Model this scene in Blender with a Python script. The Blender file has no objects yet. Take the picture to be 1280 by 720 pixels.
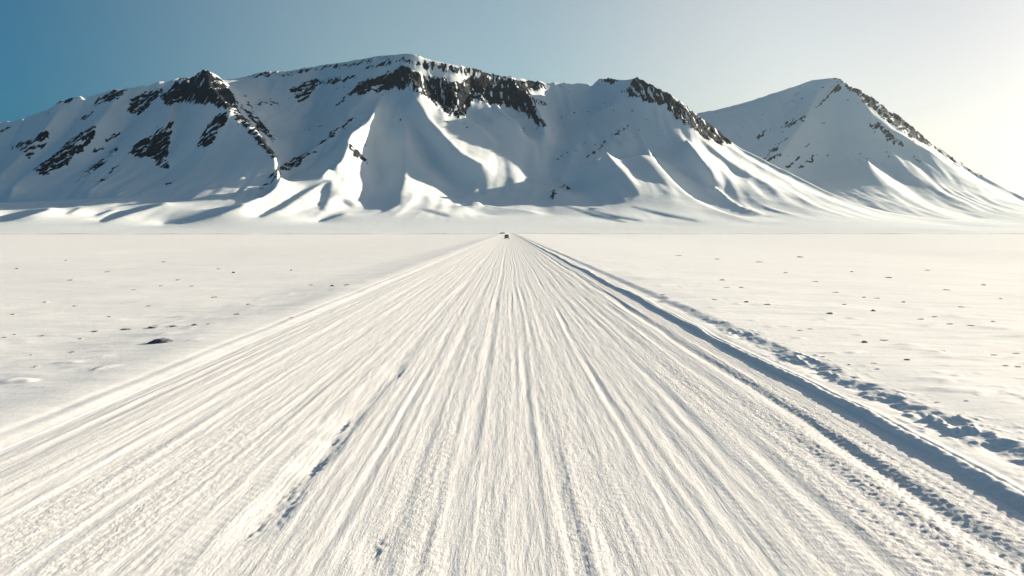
import bpy, bmesh, math, random
import numpy as np
from mathutils import Vector, Matrix

random.seed(7)
R = math.radians
scene = bpy.context.scene
COL = scene.collection

# ------------------------------------------------------------------ constants
CAM_H = 3.0
F = 1004.0                         # focal length in photo pixels (1280 wide)
PITCH = math.atan((360 - 289) / F)
YAW = 4.0 / F
SUN_AZ, SUN_EL = R(68), R(15)       # azimuth measured from +Y towards +X

# ------------------------------------------------------------------ noise
def _hash(ix, iy, seed):
    h = (ix.astype(np.int64) * 374761393 + iy.astype(np.int64) * 668265263 + seed * 1274126177) & 0xFFFFFFFF
    h = ((h ^ (h >> 13)) * 1274126177) & 0xFFFFFFFF
    return (h ^ (h >> 16)) & 0xFFFF

def perlin(x, y, seed=0):
    x = np.asarray(x, dtype=np.float64); y = np.asarray(y, dtype=np.float64)
    x, y = np.broadcast_arrays(x, y)
    ix = np.floor(x); iy = np.floor(y)
    fx = x - ix; fy = y - iy
    ix = ix.astype(np.int64); iy = iy.astype(np.int64)
    sx = fx * fx * fx * (fx * (fx * 6 - 15) + 10)
    sy = fy * fy * fy * (fy * (fy * 6 - 15) + 10)
    def g(dx, dy):
        a = _hash(ix + dx, iy + dy, seed) * (2 * math.pi / 65536)
        return np.cos(a) * (fx - dx) + np.sin(a) * (fy - dy)
    a = g(0, 0); b = g(1, 0); c = g(0, 1); d = g(1, 1)
    return ((a + sx * (b - a)) * (1 - sy) + (c + sx * (d - c)) * sy) * 1.5

def fbm(x, y, seed=0, octv=4, gain=0.5):
    s = 0; a = 1.0; t = 0
    for k in range(octv):
        s = s + a * perlin(x * 2 ** k + 13.7 * k, y * 2 ** k - 7.1 * k, seed + k)
        t += a; a *= gain
    return s / t

def sstep(a, b, x):
    t = np.clip((x - a) / (b - a), 0, 1)
    return t * t * (3 - 2 * t)

# ------------------------------------------------------------------ camera maths
cy, sy_ = math.cos(YAW), math.sin(YAW)
cp, sp = math.cos(PITCH), math.sin(PITCH)
CAM_RIGHT = np.array([cy, -sy_, 0.0])
CAM_FWD = np.array([sy_ * cp, cy * cp, -sp])
CAM_UP = np.cross(CAM_RIGHT, CAM_FWD)

def at(u, v, D):
    """world point at world-y distance D that the photograph shows at (u, v)"""
    d = CAM_RIGHT * ((u - 640) / F) + CAM_UP * ((360 - v) / F) + CAM_FWD
    t = D / d[1]
    return d[0] * t, D, CAM_H + d[2] * t

def project(x, y, z):
    px = x * CAM_RIGHT[0] + y * CAM_RIGHT[1]
    py = x * CAM_UP[0] + y * CAM_UP[1] + (z - CAM_H) * CAM_UP[2]
    pz = x * CAM_FWD[0] + y * CAM_FWD[1] + (z - CAM_H) * CAM_FWD[2]
    pz = np.maximum(pz, 1.0)
    return 640 + F * px / pz, 360 - F * py / pz

# ------------------------------------------------------------------ object helpers
def tag(o, label=None, cat=None, group=None, kind=None):
    if label: o['label'] = label
    if cat: o['category'] = cat
    if group: o['group'] = group
    if kind: o['kind'] = kind
    return o

def grid_mesh(name, X, Y, Z, mat, attrs=None, face_mask=None):
    ny, nx = Z.shape
    co = np.empty((ny * nx, 3), dtype=np.float32)
    co[:, 0] = X.ravel(); co[:, 1] = Y.ravel(); co[:, 2] = Z.ravel()
    idx = np.arange(ny * nx, dtype=np.int32).reshape(ny, nx)
    q = np.stack([idx[:-1, :-1], idx[:-1, 1:], idx[1:, 1:], idx[1:, :-1]], axis=-1).reshape(-1, 4)
    if face_mask is not None:
        q = q[face_mask.ravel()]
    me = bpy.data.meshes.new(name)
    me.vertices.add(len(co)); me.vertices.foreach_set('co', co.ravel())
    n = len(q)
    me.loops.add(n * 4); me.loops.foreach_set('vertex_index', np.ascontiguousarray(q).ravel())
    me.polygons.add(n)
    me.polygons.foreach_set('loop_start', np.arange(0, n * 4, 4, dtype=np.int32))
    me.polygons.foreach_set('use_smooth', np.ones(n, dtype=bool))
    me.update(calc_edges=True)
    for k, a in (attrs or {}).items():
        at_ = me.attributes.new(k, 'FLOAT', 'POINT')
        at_.data.foreach_set('value', np.ascontiguousarray(a, dtype=np.float32).ravel())
    me.materials.append(mat)
    o = bpy.data.objects.new(name, me); COL.objects.link(o)
    return o

# ------------------------------------------------------------------ materials
def new_mat(name):
    m = bpy.data.materials.new(name); m.use_nodes = True
    nt = m.node_tree
    for n in list(nt.nodes): nt.nodes.remove(n)
    out = nt.nodes.new('ShaderNodeOutputMaterial')
    b = nt.nodes.new('ShaderNodeBsdfPrincipled')
    nt.links.new(b.outputs[0], out.inputs[0])
    return m, nt, b

def N(nt, typ, **kw):
    n = nt.nodes.new(typ)
    for k, v in kw.items():
        if k.startswith('i_'):
            n.inputs[k[2:].replace('_', ' ')].default_value = v
        else:
            setattr(n, k, v)
    return n

def math_n(nt, op, a, b=None, clamp=False):
    n = nt.nodes.new('ShaderNodeMath'); n.operation = op; n.use_clamp = clamp
    for i, s in enumerate((a, b)):
        if s is None: continue
        if hasattr(s, 'default_value') or hasattr(s, 'is_linked'): nt.links.new(s, n.inputs[i])
        else: n.inputs[i].default_value = s
    return n.outputs[0]

def noise(nt, vec, scale, detail=4, rough=0.55, stretch=None):
    if stretch:
        mp = N(nt, 'ShaderNodeMapping'); mp.inputs['Scale'].default_value = stretch
        nt.links.new(vec, mp.inputs['Vector']); vec = mp.outputs[0]
    n = N(nt, 'ShaderNodeTexNoise'); n.inputs['Scale'].default_value = scale
    n.inputs['Detail'].default_value = detail; n.inputs['Roughness'].default_value = rough
    nt.links.new(vec, n.inputs['Vector'])
    return n.outputs['Fac']

def mixc(nt, fac, a, b):
    n = nt.nodes.new('ShaderNodeMix'); n.data_type = 'RGBA'
    if isinstance(fac, float): n.inputs[0].default_value = fac
    else: nt.links.new(fac, n.inputs[0])
    for i, s in ((6, a), (7, b)):
        if isinstance(s, tuple): n.inputs[i].default_value = (*s, 1)
        else: nt.links.new(s, n.inputs[i])
    return n.outputs[2]

def ramp(nt, fac, lo, hi):
    n = nt.nodes.new('ShaderNodeMapRange'); n.interpolation_type = 'SMOOTHSTEP'
    nt.links.new(fac, n.inputs['Value'])
    n.inputs['From Min'].default_value = lo; n.inputs['From Max'].default_value = hi
    return n.outputs[0]

SNOW = (0.80, 0.815, 0.825)

# field snow
def field_material():
    m, nt, b = new_mat('wind_packed_snow')
    v = N(nt, 'ShaderNodeNewGeometry').outputs['Position']
    c = mixc(nt, ramp(nt, noise(nt, v, 0.25, 5), 0.3, 0.75), SNOW, (0.77, 0.78, 0.79))
    nt.links.new(c, b.inputs['Base Color'])
    b.inputs['Roughness'].default_value = 0.65
    b.inputs['Specular IOR Level'].default_value = 0.25
    h1 = noise(nt, v, 9.0, 5, 0.6, (1, 0.6, 1))
    h2 = noise(nt, v, 1.3, 4, 0.5, (0.35, 1.4, 1))
    s = math_n(nt, 'ADD', math_n(nt, 'MULTIPLY', h1, 0.010), math_n(nt, 'MULTIPLY', h2, 0.05))
    h3 = noise(nt, v, 0.12, 4, 0.6, (0.5, 1.0, 1))
    s = math_n(nt, 'ADD', s, math_n(nt, 'MULTIPLY', h3, 0.30))
    bp = N(nt, 'ShaderNodeBump'); bp.inputs['Strength'].default_value = 0.7; bp.inputs['Distance'].default_value = 1.0
    nt.links.new(s, bp.inputs['Height']); nt.links.new(bp.outputs[0], b.inputs['Normal'])
    return m

def road_material():
    m, nt, b = new_mat('driven_road_snow')
    v = N(nt, 'ShaderNodeNewGeometry').outputs['Position']
    a = N(nt, 'ShaderNodeAttribute', attribute_name='rough').outputs['Fac']
    d = N(nt, 'ShaderNodeAttribute', attribute_name='dirt').outputs['Fac']
    c = mixc(nt, ramp(nt, noise(nt, v, 7, 6, 0.7, (1, 0.12, 1)), 0.35, 0.7), (0.78, 0.785, 0.795), (0.70, 0.705, 0.71))
    sp_ = math_n(nt, 'MULTIPLY', ramp(nt, noise(nt, v, 24, 4, 0.75, (1, 0.6, 1)), 0.52, 0.72), d)
    c = mixc(nt, sp_, c, (0.50, 0.49, 0.48))
    nt.links.new(c, b.inputs['Base Color'])
    b.inputs['Roughness'].default_value = 0.6
    b.inputs['Specular IOR Level'].default_value = 0.3
    h1 = noise(nt, v, 40.0, 4, 0.7, (1, 0.6, 1))
    h2 = noise(nt, v, 9.0, 4, 0.6, (1, 0.1, 1))
    amp = math_n(nt, 'ADD', math_n(nt, 'MULTIPLY', a, 0.020), 0.0042)
    s = math_n(nt, 'ADD', math_n(nt, 'MULTIPLY', h1, amp), math_n(nt, 'MULTIPLY', h2, 0.02))
    bp = N(nt, 'ShaderNodeBump'); bp.inputs['Strength'].default_value = 0.8; bp.inputs['Distance'].default_value = 1.0
    nt.links.new(s, bp.inputs['Height']); nt.links.new(bp.outputs[0], b.inputs['Normal'])
    return m

def mountain_material():
    m, nt, b = new_mat('mountain_snow_and_rock')
    v = N(nt, 'ShaderNodeNewGeometry').outputs['Position']
    r = N(nt, 'ShaderNodeAttribute', attribute_name='rock').outputs['Fac']
    n1 = noise(nt, v, 0.045, 5, 0.75)
    k = math_n(nt, 'ADD', r, math_n(nt, 'MULTIPLY', math_n(nt, 'SUBTRACT', n1, 0.5), 0.9))
    fac = ramp(nt, k, 0.42, 0.56)
    rockc = mixc(nt, ramp(nt, noise(nt, v, 0.03, 4, 0.7), 0.35, 0.7), (0.008, 0.012, 0.019), (0.020, 0.027, 0.037))
    snowc = mixc(nt, ramp(nt, noise(nt, v, 0.006, 5, 0.6), 0.35, 0.75), (0.74, 0.80, 0.83), (0.70, 0.755, 0.785))
    c = mixc(nt, fac, snowc, rockc)
    nt.links.new(c, b.inputs['Base Color'])
    b.inputs['Roughness'].default_value = 0.8
    b.inputs['Specular IOR Level'].default_value = 0.15
    h = noise(nt, v, 0.05, 5, 0.7)
    amp = math_n(nt, 'ADD', math_n(nt, 'MULTIPLY', fac, 14.0), 1.1)
    bp = N(nt, 'ShaderNodeBump'); bp.inputs['Strength'].default_value = 0.6; bp.inputs['Distance'].default_value = 1.0
    nt.links.new(math_n(nt, 'MULTIPLY', h, amp), bp.inputs['Height']); nt.links.new(bp.outputs[0], b.inputs['Normal'])
    return m

MAT_FIELD = field_material()
MAT_ROAD = road_material()
MAT_MTN = mountain_material()

# ------------------------------------------------------------------ ground
def bump1(x, c, w):                # smooth bump of half-width w centred on c
    return np.exp(-((x - c) / w) ** 2)

def ground_height(x, y, lod):
    """height of snow field and road; lod = local vertex spacing in metres (fine relief fades out with it)"""
    near = np.clip(1.2 - lod / 0.25, 0, 1)
    y1 = y[:, :1]; x1 = x[:1]
    ax = np.abs(x)
    wob = 0.14 * perlin(y1 / 9.0, y1 * 0 + 3.3, 5) + 0.07 * perlin(y1 / 2.6, y1 * 0 + 1.3, 6)
    far = sstep(60, 250, y)
    # long waves of the open field
    fieldmask = np.clip(sstep(6.6, 7.8, x) + sstep(7.6, 9.0, -x), 0, 1)
    z = fieldmask * (0.07 * fbm(x / 11, y / 7, 11, 3) + 0.25 * fbm(x / 60, y / 45, 12, 3) * sstep(10, 60, ax))
    sas = fbm(x / 2.2, y / 0.8, 15, 3)
    z = z + fieldmask * 0.030 * np.maximum(sas - 0.12, 0) * np.clip(1.3 - lod / 0.8, 0, 1) * 2.2
    z = z - 0.012 * (np.minimum(ax, 60) - 8) * (ax > 8)
    # scattered crusts on the open field
    cr = perlin(x / 0.55 + 9, y / 0.30, 17)
    patch = sstep(0.05, 0.45, fbm(x / 6, y / 5, 18, 2))
    z = z + fieldmask * patch * 0.05 * np.maximum(cr - 0.35, 0) * near
    cr2 = perlin(x / 1.3 + 5, y / 0.8, 19) + 0.4 * perlin(x / 0.4, y / 0.3, 20)
    z = z + fieldmask * 0.10 * np.maximum(cr2 - 0.55, 0) * np.clip(1.25 - lod / 1.2, 0, 1)
    # right side: field stands higher, ragged lip, small ridge, then the drop to the road
    xe = x + 0.48 + wob; xs_ = x + 0.48
    lip = 6.8 + 0.42 * fbm(y1 / 1.3, y1 * 0 + 2, 21, 4, 0.65) + 0.20 * fbm(x / 0.35, y / 0.28, 22, 3) * near
    hr = 0.12
    z = z + hr * sstep(-0.30, 0.26, xs_ - lip)
    z = z + 0.068 * np.where(xe < 5.98, sstep(5.74, 5.98, xe), 1 - sstep(5.98, 6.25, xe)) * (1 + 0.35 * perlin(y1 / 2.2, y1 * 0, 23) + 0.25 * perlin(x / 0.12, y / 0.16, 24) * near)
    z = z + 0.045 * sstep(5.8, 6.3, xs_) * (1 - sstep(6.4, 7.0, xs_)) - 0.03 * bump1(xe, 6.07, 0.035)
    # crusty lumps at the lip
    lumps = np.maximum(fbm(x / 0.22, y / 0.30, 25, 3), 0) * bump1(xs_, 6.85, 0.5) * near
    z = z + 0.13 * lumps * (0.5 + perlin(y1 / 1.5, y1 * 0 + 5, 29))
    z = z - 0.02 * bump1(xe, 5.0, 0.12)
    # left bank
    xl = x + 0.5 * wob
    z = z + 0.035 * sstep(6.2, 7.35, -xl) * (1 - sstep(7.45, 9.5, -xl)) * (1 + 0.6 * perlin(y1 / 5, y1 * 0 + 2, 28))
    z = z + 0.008 * bump1(xl, -6.9, 0.12) * (1 + perlin(y1 / 3, y1 * 0 + 9, 27)) + 0.006 * bump1(xl, -6.3, 0.2) - 0.008 * bump1(xl, -7.15, 0.10)
    # shallow dish of the carriageway
    z = z + 0.0046 * np.minimum(np.abs(x + 0.1), 5.6) ** 2 * (1 - sstep(7.4, 12.5, -x)) * (1 - sstep(12, 60, x))
    # ruts: (x, half-width, depth, rim)
    on = (1 - sstep(6.2, 6.9, -x)) * (1 - sstep(5.0, 5.4, x))
    for i, (c, w, dp, rim) in enumerate(((-0.52, 0.09, 0.045, 0.02), (-1.28, 0.10, 0.030, 0.012), (-1.75, 0.06, 0.018, 0.014),
                                          (0.33, 0.08, 0.028, 0.014), (0.10, 0.05, 0.014, 0.01), (0.62, 0.07, 0.02, 0.012),
                                          (1.08, 0.09, 0.016, 0.010), (1.80, 0.06, 0.036, 0.018), (2.35, 0.10, 0.022, 0.012),
                                          (2.85, 0.08, 0.028, 0.016), (3.35, 0.10, 0.032, 0.018), (3.95, 0.10, 0.035, 0.022),
                                          (4.50, 0.12, 0.040, 0.03), (-2.48, 0.16, 0.040, 0.015), (-3.05, 0.08, 0.016, 0.010),
                                          (-3.6, 0.09, 0.020, 0.012), (-4.25, 0.10, 0.018, 0.014), (-4.9, 0.12, 0.018, 0.014),
                                          (-5.7, 0.10, 0.010, 0.012), (-6.1, 0.07, 0.012, 0.012))):
        cc = c + 0.13 * perlin(y1 / 22 + i * 3.1, y1 * 0 + i, 31) + 0.018 * perlin(y1 / 2.5 + i, y1 * 0 + i * 2, 32)
        m_ = 0.75 + 1.1 * perlin(y1 / 6 + i * 1.7, y1 * 0 + i * 1.1, 33)
        z = z - 0.27 * dp * bump1(x, cc, w) * m_ + 0.27 * rim * (bump1(x, cc - 1.9 * w, w * 0.6) + bump1(x, cc + 1.9 * w, w * 0.6)) * m_
    # many fine tyre lines
    fine = perlin(x / 0.055, y / 9.0, 41) * 0.6 + perlin(x / 0.12 + 0.8 * perlin(y1 / 20, y1 * 0, 81), y / 14.0, 42) + 0.9 * perlin(x / 0.30 + 0.5 * perlin(y1 / 30, y1 * 0, 82), y / 18.0, 43)
    z = z + on * 0.0032 * fine * (1 + 0.7 * perlin(x / 1.1, y / 16, 58))
    # broken, trampled snow between the lines
    rough = on * (0.11 + 0.62 * sstep(2.4, 3.6, x) * (1 - sstep(4.8, 5.1, x)) + 0.40 * bump1(x, -4.3, 0.9) + 0.3 * bump1(x, -0.9, 0.5) + 0.25 * bump1(x, 0.7, 0.6))
    rough = rough * (0.45 + 0.9 * sstep(-0.35, 0.35, perlin(x / 0.5, y / 7.0, 45)))
    z = z + rough * near * 0.017 * (fbm(x / 0.06, y / 0.10, 46, 3, 0.6) + 0.12 * np.maximum(fbm(x / 0.2, y / 0.28, 47, 2), 0))
    # tread blocks
    tread = np.sin((y + 0.3 * np.abs(perlin(x1 / 0.3, x1 * 0, 48))) * 2 * np.pi / 0.16) * sstep(0.1, 0.3, perlin(x / 0.45, y / 16, 49) + 0.25 * sstep(3.0, 4.6, x))
    z = z + on * near * (0.0010 + 0.0020 * sstep(2.6, 3.4, x)) * tread
    gc = -2.44 + 0.05 * perlin(y1 / 3.0, y1 * 0 + 3, 55)
    z = z - 0.020 * sstep(-0.45, 0.0, x - gc) * (1 - sstep(0.0, 0.16, x - gc + 0.05 * perlin(x / 0.06, y / 0.12, 57))) * sstep(5, 7, y) * (1 - sstep(12, 26, y)) * (0.55 + 1.1 * perlin(y1 / 1.3, y1 * 0 + 7, 56))
    # deep soft spots on the left of the carriageway and one in the field
    for (u, v, a, b_, dp) in ((390, 590, 0.13, 0.42, 0.11), (424, 537, 0.11, 0.38, 0.09), (411, 556, 0.08, 0.2, 0.07),
                              (350, 625, 0.10, 0.40, 0.05), (310, 670, 0.13, 0.5, 0.05),
                              (464, 694, 0.08, 0.34, 0.05), (497, 470, 0.10, 0.6, 0.06)):
        D = 3.0 * F / (v - 289); c = (u - 636) / F * D
        e = ((x - c - 0.15 * (y - D)*0) / (a * 0.8)) ** 2 + ((y - D) / b_) ** 2 + 0.9 * perlin(x / 0.06, y / 0.13, 51)
        side = np.clip((x - c) / 0.45 + 1, 0, 1) * (1 - sstep(0.02, 0.09, x - c + 0.05 * perlin(x / 0.05, y / 0.12, 52)))
        z = z - 0.36 * dp * side * np.exp(-((y - D) / b_) ** 2)
    return z, np.clip(rough, 0, 1), near

def row_positions():
    ys = [-60, -30, -12, -4, 0, 2, 3.5, 4.5]
    y = 5.2
    while y < 7250:
        ys.append(y)
        y += max(0.016, min(y * y / (805 * 3.0) * 0.75, 0.02 * y))
    return np.array(ys)

def col_positions():
    right = list(np.arange(7.6, 9.0, 0.04)); s = 0.045
    while right[-1] < 6900:
        right.append(right[-1] + s); s = s * 1.028 + 0.0006
    left = [-v for v in right][::-1]
    left = [v for v in left]
    mid = np.arange(-7.56, 7.58, 0.024)
    return np.concatenate([left, mid, right])

def build_ground():
    ys = row_positions(); xs = col_positions()
    # keep long-range columns fine around the view
    X, Y = np.meshgrid(xs, ys)
    lod_y = np.gradient(ys)[:, None]; lod_x = np.gradient(xs)[None, :]
    lod = np.maximum(lod_y, lod_x) + 0 * X
    Z, rough, near = ground_height(X, Y, lod)
    road_c = (xs >= -6.6) & (xs <= 5.4)
    fm = (road_c[:-1] & road_c[1:])[None, :] & (ys[:-1] < 1000)[:, None] & np.ones((len(ys) - 1, 1), bool)
    # the strip below the road stays a continuous sheet, sunk under it
    inner = road_c.copy(); e = np.flatnonzero(road_c); inner[e[0]] = False; inner[e[-1]] = False
    Zf = Z.copy()
    rows = ys < 1000
    Zf[np.ix_(rows, inner)] -= 0.30
    o = grid_mesh('snow_field', X, Y, Zf, MAT_FIELD)
    tag(o, 'wide flat plain of pale wind packed snow either side of the road', 'snow field', kind='structure')
    dirt = np.clip(0.35 + 0.5 * rough + 0.2 * perlin(X / 0.4, Y / 20, 61), 0, 1)
    cols = np.flatnonzero(road_c)
    rr = np.flatnonzero(ys < 1015)
    sl = np.ix_(rr, cols)
    o = grid_mesh('road', X[sl], Y[sl], Z[sl], MAT_ROAD, {'rough': rough[sl], 'dirt': dirt[sl]})
    tag(o, 'straight snow covered road scored by many tyre tracks', 'road', kind='structure')
    return xs, ys, Z

# ------------------------------------------------------------------ mountains
def solve_membrane(x0, y0, nx, ny, dx, lines, edge_h, iters=90):
    """height grid that passes through all 3-D control lines and is a stretched membrane between them"""
    H = np.zeros((ny, nx)); W = np.zeros((ny, nx))
    for pts in lines:
        P = np.array(pts, dtype=float)
        # catmull-rom through the points
        out = []
        n = len(P)
        for i in range(n - 1):
            p0 = P[max(i - 1, 0)]; p1 = P[i]; p2 = P[i + 1]; p3 = P[min(i + 2, n - 1)]
            k = max(2, int(np.hypot(*(p2 - p1)[:2]) / dx * 2))
            t = np.linspace(0, 1, k, endpoint=False)[:, None]
            out.append(0.5 * ((2 * p1) + (-p0 + p2) * t + (2 * p0 - 5 * p1 + 4 * p2 - p3) * t ** 2 + (-p0 + 3 * p1 - 3 * p2 + p3) * t ** 3))
        out.append(P[-1:])
        Q = np.concatenate(out)
        ix = np.round((Q[:, 0] - x0) / dx).astype(int); iy = np.round((Q[:, 1] - y0) / dx).astype(int)
        ok = (ix >= 0) & (ix < nx) & (iy >= 0) & (iy < ny)
        np.add.at(H, (iy[ok], ix[ok]), Q[ok, 2]); np.add.at(W, (iy[ok], ix[ok]), 1)
    H[0, :] = edge_h; W[0, :] = 1
    H[-1, :] = edge_h; W[-1, :] = 1
    levels = [(H, W)]
    while min(levels[-1][0].shape) > 12:
        h, w = levels[-1]
        a, b = h.shape
        a2, b2 = (a + 1) // 2, (b + 1) // 2
        hh = np.zeros((a2 * 2, b2 * 2)); ww = np.zeros((a2 * 2, b2 * 2))
        hh[:a, :b] = h; ww[:a, :b] = w
        hh = hh.reshape(a2, 2, b2, 2).sum((1, 3)); ww = ww.reshape(a2, 2, b2, 2).sum((1, 3))
        levels.append((hh, ww))
    cur = None
    for h, w in levels[::-1]:
        c = w > 0; val = np.where(c, h / np.maximum(w, 1), 0)
        if cur is None:
            cur = np.full(h.shape, val[c].mean())
        else:
            a, b = h.shape
            yy = (np.arange(a) - 0.5) / 2; xx = (np.arange(b) - 0.5) / 2
            yy = np.clip(yy, 0, cur.shape[0] - 1.001); xx = np.clip(xx, 0, cur.shape[1] - 1.001)
            yi = yy.astype(int); xi = xx.astype(int); fy = (yy - yi)[:, None]; fx = (xx - xi)[None, :]
            c0 = cur[yi][:, xi]; c1 = cur[yi][:, xi + 1]; c2 = cur[yi + 1][:, xi]; c3 = cur[yi + 1][:, xi + 1]
            cur = (c0 * (1 - fx) + c1 * fx) * (1 - fy) + (c2 * (1 - fx) + c3 * fx) * fy
        cur = np.where(c, val, cur)
        its = iters if h.size > 60000 else 220
        for _ in range(its):
            p = np.pad(cur, 1, mode='edge')
            cur = np.where(c, val, 0.25 * (p[:-2, 1:-1] + p[2:, 1:-1] + p[1:-1, :-2] + p[1:-1, 2:]))
    return cur

def blur(a, n):
    for _ in range(n):
        p = np.pad(a, 1, mode='edge')
        a = (p[1:-1, 1:-1] * 4 + 2 * (p[:-2, 1:-1] + p[2:, 1:-1] + p[1:-1, :-2] + p[1:-1, 2:])
             + p[:-2, :-2] + p[2:, 2:] + p[:-2, 2:] + p[2:, :-2]) / 16
    return a

def in_poly(u, v, poly):
    r = np.zeros(u.shape, bool)
    n = len(poly); j = n - 1
    for i in range(n):
        x1, y1 = poly[i]; x2, y2 = poly[j]
        c = ((y1 > v) != (y2 > v)) & (u < (x2 - x1) * (v - y1) / (y2 - y1 + 1e-9) + x1)
        r ^= c; j = i
    return r

def band(pts, w):
    """polygon of a thin band along pts (photo pixels)"""
    a = []; b = []
    for i, p in enumerate(pts):
        q = pts[min(i + 1, len(pts) - 1)]; o = pts[max(i - 1, 0)]
        dx, dy = q[0] - o[0], q[1] - o[1]; l = math.hypot(dx, dy) or 1
        k = w * (0.4 if i in (0, len(pts) - 1) else 1)
        a.append((p[0] - dy / l * k, p[1] + dx / l * k)); b.append((p[0] + dy / l * k, p[1] - dx / l * k))
    return a + b[::-1]

MAIN_RIM = [(-260,205,4000),(-200,192,3950),(-100,172,3850),(0,151,3750),(8,153,3745),(35,145,3700),(60,137,3670),(75,127,3650),(95,121,3640),(110,120,3630),
    (125,116,3620),(145,112,3610),(165,110,3600),(200,102,3600),(225,98,3680),(256,99,3740),(282,99,3770),(300,97,3780),(320,92,3785),(340,89,3785),(365,88,3780),(400,81,3750),(430,77,3680),(460,72,3600),(490,68,3500),(515,66,3400),
    (530,70,3410),(545,74,3420),(560,79,3430),(580,83,3450),(600,88,3480),(630,95,3520),(655,99,3550),(675,102,3570),(700,102.5,3600),(738,103,3600),(750,98,3580),
    (760,97,3580),(775,100,3500),(790,98,3440),(800,98,3400),(815,106,3350),(835,118,3320),(850,126,3290),(865,139,3260),(880,150,3230),(895,162,3200),(905,170,3180),
    (915,178,3155),(940,192,3090),(980,212,3000),(1020,232,2880),(1060,250,2750),(1100,264,2600),(1150,275,2430),(1180,280,2320),(1230,286,2150)]
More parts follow.
